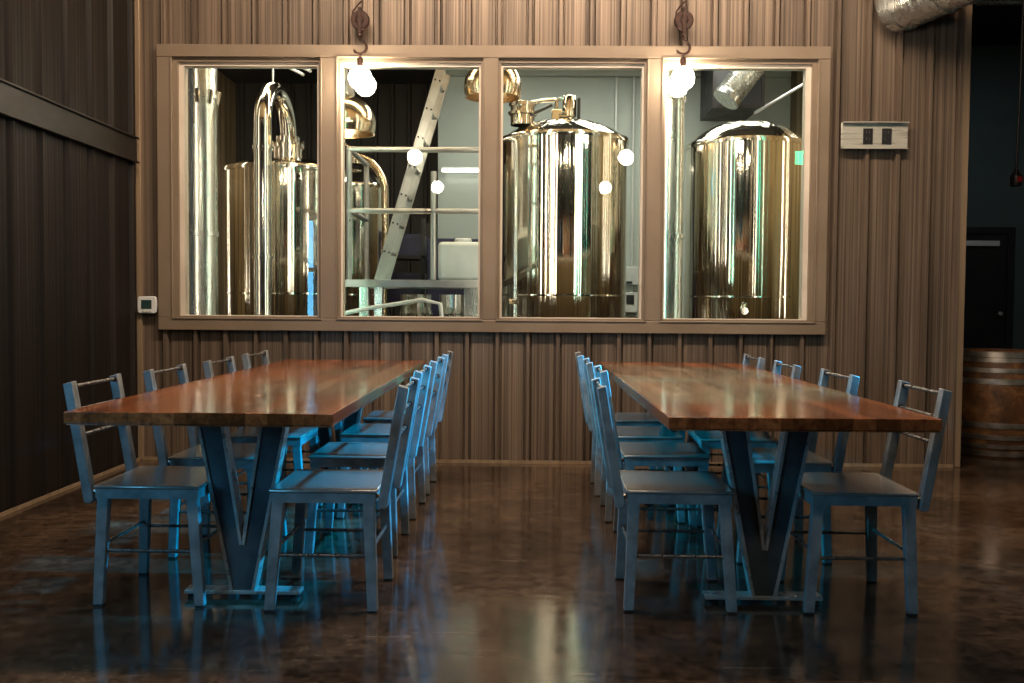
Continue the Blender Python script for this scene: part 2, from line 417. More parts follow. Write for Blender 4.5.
for i, (x0, x1) in enumerate(PANES):
    h0, h1 = holes[i]; b = MB()
    y0, y1 = D - 0.035, D + 0.03
    ox0 = x0 - (0.035 if i == 0 else 0.014); ox1 = x1 + (0.035 if i == 3 else 0.014); oz0, oz1 = PZ0 - 0.006, PZ1 + 0.024
    e = 0.0006
    # brown step
    b.box(h0 + e, ox0, y0, y1 - 0.001, zs0 + e, zs1 - e, 0); b.box(ox1, h1 - e, y0, y1 - 0.001, zs0 + e, zs1 - e, 0)
    b.box(ox0, ox1, y0, y1 - 0.001, oz1, zs1 - e, 0); b.box(ox0, ox1, y0, y1 - 0.001, zs0 + e, oz0, 0)
    # cream inner frame, deeper
    y0 = D - 0.012; y1 = D + 0.06
    b.box(ox0, x0, y0, y1, oz0, oz1, 1); b.box(x1, ox1, y0, y1, oz0, oz1, 1); b.box(x0, x1, y0, y1, PZ1, oz1, 1); b.box(x0, x1, y0, y1, oz0, PZ0, 1)
    w = struct(b, 'window_%d' % (i + 1), [M['trim'], M['white_frame']],
               ['first brewery window from the left, silver duct behind', 'second brewery window from the left, ladder and platform behind',
                'third brewery window from the left, wide tank with valves behind', 'fourth brewery window from the left, round tank and flexible duct behind'][i])
    g = MB(); g.box(x0, x1, D + 0.002, D + 0.008, PZ0, PZ1)
    g.build('pane', M['glass'], w, smooth=0)

# brewery shell
b = MB(); b.box(-0.85, XR - 0.1, YB, YB + 0.12, 0, 3.72); struct(b, 'wall_brewery_back', M['pale_wall'], 'pale grey-green back wall of the brewery')
b = MB(); b.box(-0.97, -0.85, YB, YB + 1.0, 0, 3.72); struct(b, 'wall_brewery_return', M['pale_wall'])
b = MB(); rib_strip(b, rib_profile(XL - 0.8, -0.97, 0.2, 0, 0.06, 0.03, 0.02), 0, 3.72, lambda u, h, z: (u, YB + 0.9 - h, z)); b.box(XL - 0.8, -0.97, YB + 0.905, YB + 1.0, 0, 3.72)
struct(b, 'wall_brewery_recess', M['dark_wall'], 'dark ribbed wall deep in the brewery on the left')
b = MB(); b.box(XL - 0.94, XL - 0.8, D, YB + 1.0, 0, 3.8); struct(b, 'wall_brewery_left', M['brew_stripes_side'])
b = MB(); b.box(XR - 0.1, XR, D + WT, YH, 0, ZC); struct(b, 'wall_brewery_right', M['brew_stripes_side'])
# hall on the right
b = MB(); b.box(XR, XE, YH, YH + 0.12, 0, ZC); struct(b, 'wall_hall_back', M['teal'], 'dark teal wall at the end of the side hall')
b = MB(); b.box(XE, XE + 0.12, YF, YH, 0, ZC); struct(b, 'wall_right', M['teal'])
DX0, DX1 = 5.50, 6.39
b = MB(); b.box(DX0 - 0.09, DX0, YH - 0.06, YH - 0.001, 0, 2.15); b.box(DX1 - 0.09, DX1, YH - 0.06, YH - 0.001, 0, 2.15); b.box(DX0, DX1 - 0.09, YH - 0.06, YH - 0.001, 2.06, 2.15)
struct(b, 'trim_6', M['black'], 'black door frame in the teal hall wall', bevel=0.004)
b = MB(); b.box(DX0 + 0.002, DX1 - 0.092, YH - 0.04, YH - 0.004, 0.008, 2.055)
for z0, z1 in ((0.2, 0.9), (1.05, 1.85)): b.box(DX0 + 0.12, DX1 - 0.2, YH - 0.046, YH - 0.04, z0, z1)
dr = struct(b, 'door_1', M['door'], 'dark door at the end of the hall behind the barrel', bevel=0.003)
b = MB(); b.box(5.68, 6.18, YH - 0.075, YH - 0.047, 1.90, 1.97); b.build('closer', M['white_plastic'], dr, bevel=0.004)
b = MB(); b.lathe([(0, -0.06), (0.025, -0.055), (0.03, -0.03), (0.012, -0.02), (0.012, 0)], (6.21, YH - 0.04, 1.02), 16, axis='y'); b.build('door_knob', M['plate'], dr)

# added window frames, out of view, around the blue fill lights
def added_window(name, x, y0, y1, z0, z1, s):
    b = MB(); d = 0.05 * s
    def bx(ya, yb, za, zb): b.box(min(x, x + d), max(x, x + d), ya, yb, za, zb)
    bx(y0 - 0.06, y0, z0 - 0.06, z1 + 0.06); bx(y1, y1 + 0.06, z0 - 0.06, z1 + 0.06); bx(y0, y1, z0 - 0.06, z0); bx(y0, y1, z1, z1 + 0.06)
    bx((y0 + y1) / 2 - 0.02, (y0 + y1) / 2 + 0.02, z0, z1); bx(y0, y1, (z0 + z1) / 2 - 0.02, (z0 + z1) / 2 + 0.02)
    struct(b, name, M['black'])
added_window('window_5', XE - 0.03, -1.4, 2.2, 0.8, 2.3, -1)
added_window('window_6', XL + 0.06, 0.8, 1.9, 0.9, 2.1, 1)
# street side behind the camera
b = MB(); b.box(XL, XE, YF - 0.12, YF, 0, ZC); struct(b, 'wall_front', M['wall_dark'])

# ------------------------------------------------------------------ lights
def area(name, loc, direction, sx, sy, energy, col, spread=PI):
    l = bpy.data.lights.new(name, 'AREA'); l.shape = 'RECTANGLE'; l.size = sx; l.size_y = sy; l.energy = energy; l.color = col; l.spread = spread
    o = bpy.data.objects.new(name, l); COL.objects.link(o); o.location = loc
    o.rotation_euler = Vector(direction).to_track_quat('-Z', 'Y').to_euler()
    return o
CYAN = (0.10, 0.58, 1.0)
def aim(name, loc, target, *k, **kw): return area(name, loc, Vector(target) - Vector(loc), *k, **kw)
def spot(name, loc, target, energy, col, deg, blend=0.4, rad=0.08):
    l = bpy.data.lights.new(name, 'SPOT'); l.energy = energy; l.color = col; l.spot_size = math.radians(deg); l.spot_blend = blend; l.shadow_soft_size = rad
    o = bpy.data.objects.new(name, l); COL.objects.link(o); o.location = loc
    o.rotation_euler = (Vector(target) - Vector(loc)).to_track_quat('-Z', 'Y').to_euler()
for y0, y1, w_ in ((3.7, 4.12, 3600), (4.7, 5.1, 3400)):  # unseen spots, both pairs added to turn aisle-side chair faces cyan
    spot('added_cool_spot', (3.8, y0, 2.8), (-0.45, y1, 0.24), w_, (0.0, 0.47, 1.0), 21, 0.45)
for y0, y1 in ((3.7, 4.15), (4.5, 5.15)):
    spot('added_cool_spot', (-2.32, y0, 1.72), (0.30, y1, 0.50), 420, (0.0, 0.56, 0.95), 28, 0.5, 0.04)
area('blue_fill_left', (XL + 0.06, 1.35, 1.5), (1, 0, 0), 1.1, 1.2, 62, (0.13, 0.58, 1.0))  # unseen blue fill panels, left and right, added to tint the chairs
area('blue_fill_right', (XE - 0.03, 0.4, 1.55), (-1, 0.1, 0), 3.6, 1.5, 20, (0.25, 0.65, 1.0), spread=1.2)
area('warm_wall_wash', (0.2, 4.3, ZC - 0.06), (0, 0.62, -1), 4.2, 0.5, 330, (1.0, 0.77, 0.56))
area('brewery_fill_light', (0.9, 9.0, 3.69), (0, 0, -1), 3.2, 0.4, 105, (1.0, 0.97, 0.86))  # unseen fills added to brighten the brewery and its inner wall
area('brewery_fill_light', (0.3, 7.6, 3.69), (0, -0.7, -1), 5.0, 0.2, 130, (1.0, 0.78, 0.48))
area('brewery_fill_light', (-2.2, 8.0, 3.69), (0, 0, -1), 0.3, 1.6, 24, (1.0, 0.86, 0.66))
area('hall_light', (5.2, 10.0, ZC - 0.05), (0, 0, -1), 1.0, 1.0, 14, (0.9, 0.95, 1.0))
w = bpy.data.worlds.new('world'); SC.world = w; w.use_nodes = True
w.node_tree.nodes['Background'].inputs[0].default_value = (0.5, 0.7, 0.9, 1); w.node_tree.nodes['Background'].inputs[1].default_value = 0.06

# ------------------------------------------------------------------ tables
def make_table(cx, label):
    Y0, Y1, hw = 3.017, 5.885, 0.432
    t = thing('dining_table', (cx, (Y0 + Y1) / 2, 0), label, 'table', 'long wooden tables')
    L = (Y1 - Y0) / 2
    b = MB(); b.box(-hw, hw, -L, L, 0.712, 0.75); b.box(-hw + 0.004, hw - 0.004, -L + 0.004, L - 0.004, 0.706, 0.712)
    b.build('tabletop', M['wood'], t, bevel=0.003, smooth=0, offset=(0, 0, 0))
    for sgn in (-1, 1):
        yc = -L + 0.50 if sgn < 0 else L - 0.615
        ot, ob, it, nz, zt, zb = 0.170, 0.040, 0.080, 0.205, 0.700, 0.034
        b = MB()
        # web of the V: two slanted flat members meeting at the foot
        for s in (-1, 1):
            poly = [(s * ob, zb), (s * ot, zt), (s * it, zt), (0, nz), (0, zb)]
            b.prism(poly, 'xz', yc - 0.025, yc + 0.025)
        v = b.build('leg_frame', M['base'], t, offset=(0, 0, 0), smooth=0)
        b = MB()
        th = 0.011
        def flange(p, q):
            d = Vector((q[0] - p[0], q[1] - p[1])).normalized(); n = Vector((-d.y, d.x)) * th / 2
            P, Q = Vector(p), Vector(q)
            b.prism([tuple(P - n), tuple(Q - n), tuple(Q + n), tuple(P + n)], 'xz', yc - 0.033, yc + 0.033)
        for s in (-1, 1):
            flange((s * ob, zb), (s * ot, zt)); flange((s * 0.004, nz), (s * it, zt))
        tag(b.build('flange', M['base_edge'], v, offset=(0, 0, 0), smooth=0), 'bright ground steel flange edges')
        b = MB(); b.box(-0.215, 0.215, yc - 0.034, yc + 0.034, 0.020, 0.034)
        f = b.build('foot_plate', M['base_edge'], t, bevel=0.002, smooth=0, offset=(0, 0, 0))
        for s in (-1, 1):
            b = MB(); b.lathe([(0, 0), (0.022, 0), (0.022, 0.008), (0.009, 0.010), (0.009, 0.02), (0, 0.02)], (s * 0.19, yc, 0), 16)
            b.build('levelling_foot', M['black'], f, offset=(0, 0, 0))
        b = MB(); b.box(-0.26, 0.26, yc - 0.04, yc + 0.04, 0.700, 0.706); b.build('mounting_plate', M['base'], t, smooth=0, offset=(0, 0, 0))
    return t
make_table(-1.041, 'long wooden table left of the aisle on V-shaped steel legs')
make_table(0.892, 'long wooden table right of the aisle on V-shaped steel legs')

# ------------------------------------------------------------------ chairs
def make_chair():
    t = thing('metal_chair', (0, 0, 0), '', 'chair', 'steel chairs around the two long tables')
    O = (0, 0, 0)
    b = MB(); b.box(-0.193, 0.193, -0.212, 0.212, 0.428, 0.440)
    b.build('seat', M['seat'], t, bevel=0.005, offset=O)
    b = MB()
    a, c, z0, z1 = 0.186, 0.205, 0.392, 0.430
    b.box(-a, a, -c, -c + 0.006, z0, z1); b.box(-a, a, c - 0.006, c, z0, z1); b.box(-a, -a + 0.006, -c + 0.006, c - 0.006, z0, z1); b.box(a - 0.006, a, -c + 0.006, c - 0.006, z0, z1)
    b.build('seat_apron', M['chair'], t, offset=O, smooth=0)
    legs = {}
    for sx in (1, -1):
        for sy in (-1, 1):
            top = (0.160 * sx, 0.186 * sy, 0.428); bot = ((0.192 if sx > 0 else -0.178) * 1.0, 0.200 * sy, 0.006)
            b = MB(); b.bar(bot, top, 0.036, 0.030, 0.042, 0.034)
            lg = b.build('leg', M['chair'], t, bevel=0.003, smooth=0, offset=O)
            b = MB(); b.bar((bot[0], bot[1], 0.0), (bot[0], bot[1], 0.007), 0.032, 0.027); b.build('leg_pad', M['black'], lg, smooth=0, offset=O)
            legs[sx, sy] = (top, bot)
    def on(sx, sy, z):
        top, bot = legs[sx, sy]; k = (z - bot[2]) / (top[2] - bot[2])
        return Vector(bot).lerp(Vector(top), k)
    for sy in (-1, 1):
        p, q = on(-1, sy, 0.200), on(1, sy, 0.200)
        b = MB(); b.tube([p, q], 0.0065, 10); b.build('stretcher', M['rod'], t, offset=O)
    for sx in (-1, 1):
        p, q = on(sx, -1, 0.220), on(sx, 1, 0.220)
        b = MB(); b.tube([p, q], 0.0065, 10); b.build('stretcher', M['rod'], t, offset=O)
    # back posts: bent flat bars with a rounded foot, bolted behind the seat
    x0, z0, x1, z1, w = -0.212, 0.385, -0.284, 0.812, 0.036
    d = Vector((x1 - x0, z1 - z0)).normalized(); n = Vector((d.y, -d.x))          # n points forward (+x)
    P0, P1 = Vector((x0, z0)), Vector((x1, z1))
    ring = []
    for k in range(7):
        a = PI * k / 6
        ring.append(tuple(P0 + n * (w / 2) * math.cos(a) * 1.0 - d * (w / 2) * math.sin(a) * 0.7))
    poly = ring + [tuple(P1 - n * (w / 2) - d * 0.004), tuple(P1 + n * (w / 2))]
    for sy in (-1, 1):
        yc = 0.188 * sy
        b = MB(); b.prism(poly, 'xz', yc - 0.019, yc + 0.019)
        bp = b.build('back_post', M['chair'], t, bevel=0.004, offset=O, smooth=50)
        b = MB()
        for z in (0.415,):
            b.lathe([(0, 0.03), (0.009, 0.03), (0.009, 0.0)], (-0.215, yc, z), 10, axis='x')
        b.build('bolt', M['rod'], bp, offset=O)
    for z in (0.795, 0.710, 0.618):
        k = (z - z0) / (z1 - z0); x = x0 + (x1 - x0) * k + 0.004
        b = MB(); b.tube([(x, -0.186, z), (x, 0.186, z)], 0.007, 10)
        r = b.build('back_rod', M['rod'], t, offset=O)
        for s in (-1, 1):
            b = MB(); b.tube([(x, s * 0.168, z), (x, s * 0.158, z)], 0.0105, 10)
            b.build('collar', M['iron'], r, offset=O)
    return t
chair0 = make_chair()
ROWS = {
 'outer side of the left table': (0.0, [(-1.357, 3.60), (-1.325, 4.24), (-1.295, 4.90), (-1.290, 5.54)]),
 'aisle side of the left table': (PI, [(-0.712, 3.56), (-0.738, 4.30), (-0.738, 5.02), (-0.735, 5.66)]),
 'aisle side of the right table': (0.0, [(0.565, 3.60), (0.635, 4.40), (0.615, 5.00), (0.608, 5.66)]),
 'outer side of the right table': (PI, [(1.222, 3.60), (1.125, 4.26), (1.075, 4.93), (1.062, 5.58)])}
ORD = ['steel rod-back chair nearest the camera on the %s', 'second steel chair from the camera on the %s', 'third steel chair from the camera on the %s', 'farthest steel chair by the window wall on the %s']
first = True
for side, (rz, spots) in ROWS.items():
    for k, (x, y) in enumerate(spots):
        lab = ORD[k] % side; r = rz + random.uniform(-0.02, 0.02)
        if first: chair0.location = (x, y, 0); chair0.rotation_euler = (0, 0, r); chair0['label'] = lab; first = False
        else: dup(chair0, (x, y, 0), r, lab)

# ------------------------------------------------------------------ pendants
def make_pendant(x, y, zb, label, flip=1):
    t = thing('pendant_lamp', (x, y, zb), label, 'lamp', 'bare bulb pulley pendants')
    zp = zb + 0.385
    b = MB(); b.tube([(x + 0.012 * flip, y, zp + 0.05), (x + 0.02 * flip, y + 0.02, zp + 0.25), (x, y, ZC - 0.02)], 0.006, 8); b.build('cord', M['iron'], t)
    b = MB(); b.tube([(x - 0.055 * flip, y, zp), (x - 0.05 * flip, y, zp + 0.06), (x - 0.015 * flip, y + 0.01, zp + 0.11), (x + 0.012 * flip, y, zp + 0.13)], 0.006, 8); b.build('loop', M['iron'], t)
    b = MB()
    b.lathe([(0, -0.026), (0.022, -0.026), (0.03, -0.02), (0.058, -0.020), (0.064, -0.014), (0.058, 0), (0.064, 0.014), (0.058, 0.020), (0.03, 0.020), (0.022, 0.026), (0, 0.026)], (x, y, zp), 28, axis='y')
    p = b.build('pulley', M['iron'], t)
    b = MB(); b.box(x - 0.012, x + 0.012, y - 0.034, y - 0.027, zp - 0.095, zp + 0.075); b.box(x - 0.012, x + 0.012, y + 0.027, y + 0.034, zp - 0.095, zp + 0.075)
    b.box(x - 0.012, x + 0.012, y - 0.034, y + 0.034, zp - 0.1, zp - 0.088); b.box(x - 0.012, x + 0.012, y - 0.034, y + 0.034, zp + 0.068, zp + 0.08); b.build('strap', M['iron'], p, bevel=0.002)
    hk = [(x, y, zp - 0.095), (x, y, zp - 0.13)] + arc((x - 0.002, y, zp - 0.178), 0.046, 95, -160, 12)[2:]
    b = MB(); b.tube(hk, 0.009, 10, radii=[0.008] * 4 + [0.010] * (len(hk) - 5) + [0.004]); b.build('hook', M['iron'], t)
    b = MB(); b.tube([(x, y, zp - 0.225), (x, y, zb + 0.13)], 0.004, 8); b.build('wire', M['iron'], t)
    b = MB(); b.lathe([(0, 0.14), (0.012, 0.14), (0.02, 0.13), (0.022, 0.075), (0.0, 0.075)], (x, y, zb), 20); b.build('socket', M['iron'], t)
    b = MB(); pr = [(0.018, 0.078), (0.022, 0.066)] + [(0.078 * math.sin(a), 0.078 * math.cos(a)) for a in [math.radians(v) for v in range(22, 180, 13)]] + [(0, -0.078)]
    b.lathe(pr, (x, y, zb), 20); b.build('bulb', M['bulb'], t)
    return t
make_pendant(-1.125, 6.50, 2.624, 'lit bulb under a rusty pulley and hook, in front of second window', 1)
make_pendant(1.055, 6.50, 2.630, 'lit bulb under a rusty pulley and hook, in front of fourth window', 1)
for y, w_ in ((3.55, 'middle'), (1.05, 'nearest')):
    make_pendant(-1.12, y, 2.577, 'lit pulley bulb over the left table, %s of its row, mirrored in the window' % w_)
    make_pendant(1.01, y, 2.583, 'lit pulley bulb over the right table, %s of its row, mirrored in the window' % w_)

# ------------------------------------------------------------------ wall fittings
t = thing('thermostat', (-2.604, D - 0.035, 1.02), 'small white thermostat with dark screen left of the windows', 'thermostat')
b = MB(); b.prism([(-2.668, 1.03), (-2.656, 1.02), (-2.552, 1.02), (-2.540, 1.03), (-2.537, 1.08), (-2.540, 1.128), (-2.552, 1.138), (-2.656, 1.138), (-2.668, 1.128), (-2.671, 1.08)], 'xz', D - 0.0625, D - 0.0350)
h = b.build('housing', M['white_plastic'], t, bevel=0.005)
b = MB(); b.box(-2.642, -2.570, D - 0.0650, D - 0.0615, 1.052, 1.113); b.build('screen', M['screen'], t, bevel=0.001)
for k in range(3):
    b = MB(); b.box(-2.635 + k * 0.024, -2.619 + k * 0.024, D - 0.0660, D - 0.0615, 1.030, 1.040)
    b.build('button', M['box_grey'], h)
t = thing('outlet_plate', (2.367, D - 0.0345, 2.172), 'stainless plate with two black sockets right of the windows', 'outlet')
b = MB(); b.box(2.142, 2.592, D - 0.0485, D - 0.0355, 2.176, 2.350); b.build('cover', M['plate'], t, bevel=0.003)
b = MB(); b.box(2.150, 2.592, D - 0.0745, D - 0.0490, 2.346, 2.354); b.box(2.150, 2.592, D - 0.0665, D - 0.0490, 2.172, 2.178); b.build('lip', M['plate'], t, bevel=0.001)
for x in (2.288, 2.415):
    b = MB(); b.box(x, x + 0.066, D - 0.0545, D - 0.0480, 2.205, 2.312)
    so = b.build('socket', M['black'], t, bevel=0.003)
    for zz in (2.232, 2.278):
        for dx in (0.020, 0.040):
            b = MB(); b.box(x + dx, x + dx + 0.004, D - 0.0560, D - 0.0535, zz, zz + 0.018); b.build('slot', M['rod'], so)

# round duct over the right end of the wall
t = thing('air_duct', (2.45, 6.2, 2.9), 'round metal air duct near the ceiling above the right wall end', 'duct')
ax = [Vector((2.50, 6.56, 3.14)), Vector((2.69, 6.10, 3.165)), Vector((3.02, 5.3, 3.185)), Vector((3.37, 4.4, 3.205))]
b = MB(); b.tube(ax, 0.185, 36, cap=True); b.build('pipe', M['galv'], t)
for k, f in ((0, 0.15), (0, 0.85), (1, 0.6), (2, 0.3)):
    p = ax[k].lerp(ax[k + 1], f); d = (ax[k + 1] - ax[k]).normalized()
    b = MB(); b.tube([p - d * 0.012, p + d * 0.012], 0.192, 36); b.build('seam_ring', M['galv'], t)
b = MB(); b.tube([(3.02, 5.3, 3.36), (3.02, 5.3, ZC - 0.002)], 0.006, 8); b.build('hanger', M['iron'], t)

# ------------------------------------------------------------------ hall things
t = thing('oak_barrel', (3.56, 7.20, 0), 'old oak barrel with grey hoops past the right wall end', 'barrel')
Hb = 0.785
def br(z): return 0.262 + 0.055 * (1 - ((z - Hb / 2) / (Hb / 2)) ** 2)
b = MB(); pr = [(0, 0.03), (br(0) - 0.02, 0.03), (br(0) - 0.02, 0)] + [(br(Hb * k / 20), Hb * k / 20) for k in range(21)] + [(br(Hb) - 0.02, Hb), (br(Hb) - 0.02, Hb - 0.03), (0, Hb - 0.03)]
b.lathe(pr, (3.56, 7.20, 0), 48); b.build('staves', M['oak'], t)
for z0, z1 in ((0.015, 0.055), (0.075, 0.105), (0.14, 0.175), (0.225, 0.265), (0.545, 0.585), (0.630, 0.662), (0.705, 0.735), (0.740, 0.778)):
    b = MB(); b.lathe([(br(z0) - 0.002, z0), (br(z0) + 0.005, z0), (br(z1) + 0.005, z1), (br(z1) - 0.002, z1), (br(z0) - 0.002, z0)], (3.56, 7.20, 0), 48)
    b.build('hoop', M['hoop'], t)
t = thing('conduit_pipe', (5.2, 9.0, 3.9), 'bright horizontal conduit high in the dark hall', 'pipe')
b = MB(); b.tube([(XR + 0.002, 9.0, 3.93), (XE - 0.002, 9.0, 3.93)], 0.028, 16); b.build('tube', M['galv'], t)
for x in (4.2, 5.6):
    b = MB(); b.tube([(x - 0.03, 9.0, 3.93), (x + 0.03, 9.0, 3.93)], 0.036, 16); b.build('coupling', M['galv'], t)
    b = MB(); b.tube([(x, 9.0, 3.94), (x, 9.0, ZC - 0.002)], 0.006, 8); b.build('hanger', M['iron'], t)
t = thing('cord_drop', (4.15, 8.0, 2.12), 'black hanging cord with a red plug in the dark hall', 'cord')
b = MB(); b.tube([(4.15, 8.0, 2.22), (4.165, 8.0, 2.9), (4.18, 8.0, ZC - 0.005)], 0.011, 10); b.build('cable', M['black'], t)
b = MB(); b.lathe([(0, 0), (0.04, 0), (0.045, 0.01), (0.045, 0.085), (0.03, 0.105), (0.016, 0.14), (0, 0.14)], (4.15, 8.0, 2.11), 20)
c = b.build('plug_body', M['black'], t)
b = MB(); b.lathe([(0.03, 0.03), (0.047, 0.03), (0.047, 0.075), (0.03, 0.075)], (4.155, 8.0, 2.11), 20); b.build('plug_band', M['red'], c)
# ------------------------------------------------------------------ brewery
def make_tank(cx, cy, r, ztop, label, manway=None, dome=0.10, zbot=0.42):
    t = thing('brew_tank', (cx, cy, 0), label, 'tank', 'stainless brewing tanks')
    b = MB(); b.lathe([(r - 0.03, zbot - 0.02), (r, zbot), (r, ztop)], (cx, cy, 0), 96); b.build('shell', M['tank'], t, smooth=60)
    b = MB(); b.lathe([(r, ztop - 0.012), (r + 0.014, ztop - 0.012), (r + 0.018, ztop + 0.006), (r + 0.012, ztop + 0.026), (r - 0.005, ztop + 0.026)], (cx, cy, 0), 96); b.build('rim', M['steel_pipe'], t, smooth=50)
    pr = [((r - 0.004) * (1 - k / 12), ztop + 0.022 + dome * (1 - (1 - k / 12) ** 2.8)) for k in range(12)] + [(0, ztop + 0.022 + dome)]
    b = MB(); b.lathe(pr, (cx, cy, 0), 96); b.build('top_dome', M['tank'], t, smooth=60)
    b = MB(); b.lathe([(r - 0.03, zbot - 0.02), (0.06, zbot - 0.22), (0.05, zbot - 0.26), (0, zbot - 0.26)], (cx, cy, 0), 64); b.build('bottom_cone', M['tank'], t, smooth=60)
    for k in range(4):
        a = PI / 4 + k * PI / 2; x, y = cx + (r - 0.05) * math.cos(a), cy + (r - 0.05) * math.sin(a)
        b = MB(); b.tube([(x, y, 0.0), (x, y, zbot + 0.03)], 0.035, 16); b.build('leg', M['steel_pipe'], t)
    for z in (zbot + 0.75,):
        b = MB(); b.lathe([(r + 0.0005, z), (r + 0.004, z + 0.002), (r + 0.004, z + 0.012), (r + 0.0005, z + 0.014)], (cx, cy, 0), 96); b.build('weld_band', M['steel_pipe'], t)
    return t
zf = lambda y, Y: CH + (303.0 - y) / F * Y        # rough sight line, used for sizes only
# tank under the gooseneck (first window)
TA = make_tank(-1.985, 8.25, 0.50, 2.215, 'wide stainless tank behind the first window, under a curved vent pipe', dome=0.10)
mx, my = -1.93, 8.12
b = MB(); b.lathe([(0.12, 2.24), (0.12, 2.41), (0.135, 2.41), (0.135, 2.44), (0.10, 2.45), (0.10, 2.50)], (mx, my, 0), 32); mw = b.build('manway_collar', M['steel_pipe'], TA)
for k in range(6):
    a = k * PI / 3; b = MB(); b.lathe([(0, 2.40), (0.012, 2.40), (0.012, 2.47), (0, 2.47)], (mx + 0.125 * math.cos(a), my + 0.125 * math.sin(a), 0), 10)
    b.build('clamp_bolt', M['steel_pipe'], mw)
t = thing('vent_pipe', (-1.96, 7.42, 0), 'polished gooseneck vent pipe arching down in front of the first tank', 'pipe')
yA, yB = 7.42, 8.12; xA, xB = -1.957, mx
mid = 12; pts = [(xB, yB, 2.50)]
for k in range(0, 17):
    a = PI * k / 16; yy = (yA + yB) / 2 + (yB - yA) / 2 * math.cos(a); xx_ = xA + (xB - xA) * (yy - yA) / (yB - yA)
    pts.append((xx_, yy, 2.50 + 0.31 * math.sin(a)))
pts += [(xA, yA, 1.6), (xA, yA, 0.4), (xA, yA, 0.02)]
b = MB(); b.tube(pts, 0.068, 28); b.build('tube', M['steel_pipe'], t)
for z in (2.30, 1.45, 0.62):
    b = MB(); b.lathe([(0.066, z - 0.012), (0.08, z - 0.012), (0.08, z + 0.012), (0.066, z + 0.012)], (xA, yA, 0), 28); b.build('clamp', M['steel_pipe'], t)
b = MB(); b.tube([(xA, yA + 0.3, 2.86), (xA, yA + 0.3, 3.718)], 0.008, 8); b.build('hanger', M['galv'], t)
# big ducts
def riser(x, y, r, label):
    t = thing('duct_riser', (x, y, 0), label, 'duct', 'vertical silver ducts')
    b = MB(); b.tube([(x, y, 0.02 + 0.37 * k) for k in range(11)], r, 40); b.build('pipe', M['galv'], t)
    for z in (0.55, 1.62, 2.66):
        b = MB(); b.lathe([(r, z - 0.02), (r + 0.012, z - 0.015), (r + 0.012, z + 0.015), (r, z + 0.02)], (x, y, 0), 40); b.build('joint_band', M['galv'], t)
    return t
DA = riser(-2.405, 7.3, 0.125, 'wide vertical silver duct at left edge of the first window')
for k in range(9):
    a = 2 * PI * k / 9; b = MB()
    b.tube([(-2.405 + 0.125 * math.cos(a), 7.3 + 0.125 * math.sin(a), 2.60), (-2.405 + 0.145 * math.cos(a), 7.3 + 0.145 * math.sin(a), 2.70)], 0.018, 8)
    b.build('draw_bolt', M['steel_pipe'], DA)
riser(1.165, 7.3, 0.115, 'vertical silver duct at left edge of the fourth window')

# platform with guard rail (second window)
t = thing('work_platform', (-0.75, 7.7, 0), 'raised silver work platform with guard rails behind the second window', 'platform')
px0, px1, py0, py1, pz = -1.27, -0.16, 7.22, 8.05, 1.262
b = MB(); b.box(px0, px1, py0, py1, pz - 0.006, pz + 0.018); b.build('deck', M['galv'], t, bevel=0.002)
b = MB(); b.box(px0, px1, py0 - 0.01, py0, pz - 0.038, pz + 0.018); b.box(px0, px1, py1, py1 + 0.01, pz - 0.038, pz + 0.018); b.box(px0 - 0.01, px0, py0 - 0.01, py1 + 0.01, pz - 0.038, pz + 0.018); b.box(px1, px1 + 0.01, py0 - 0.01, py1 + 0.01, pz - 0.038, pz + 0.018)
b.build('edge_channel', M['alu'], t, bevel=0.002)
for (x, y) in ((px0 + 0.015, py0 + 0.02), (-0.615, py0 + 0.02), (px1 - 0.02, py0 + 0.02), (px0 + 0.015, py1 - 0.02), (px1 - 0.02, py1 - 0.02)):
    b = MB(); b.tube([(x, y, pz + 0.018), (x, y, 2.27 if x != -0.615 else 2.10)], 0.022, 14); b.build('post', M['alu'], t)
for z in (1.80, 2.262):
    b = MB(); b.tube([(px0 + 0.0, py0 + 0.02, z), (px1, py0 + 0.02, z)], 0.021, 14); b.build('rail', M['alu'], t)
    b = MB(); b.tube([(px0 + 0.015, py0 + 0.02, z), (px0 + 0.015, py1 - 0.02, z)], 0.021, 14); b.build('rail', M['alu'], t)
for (x, y) in ((-1.145, py0 + 0.05), (-0.345, py0 + 0.05), (-1.145, py1 - 0.05), (-0.345, py1 - 0.05)):
    b = MB(); b.box(x - 0.035, x + 0.035, y - 0.035, y + 0.035, 0, pz - 0.006); b.build('leg', M['galv'], t, bevel=0.004)
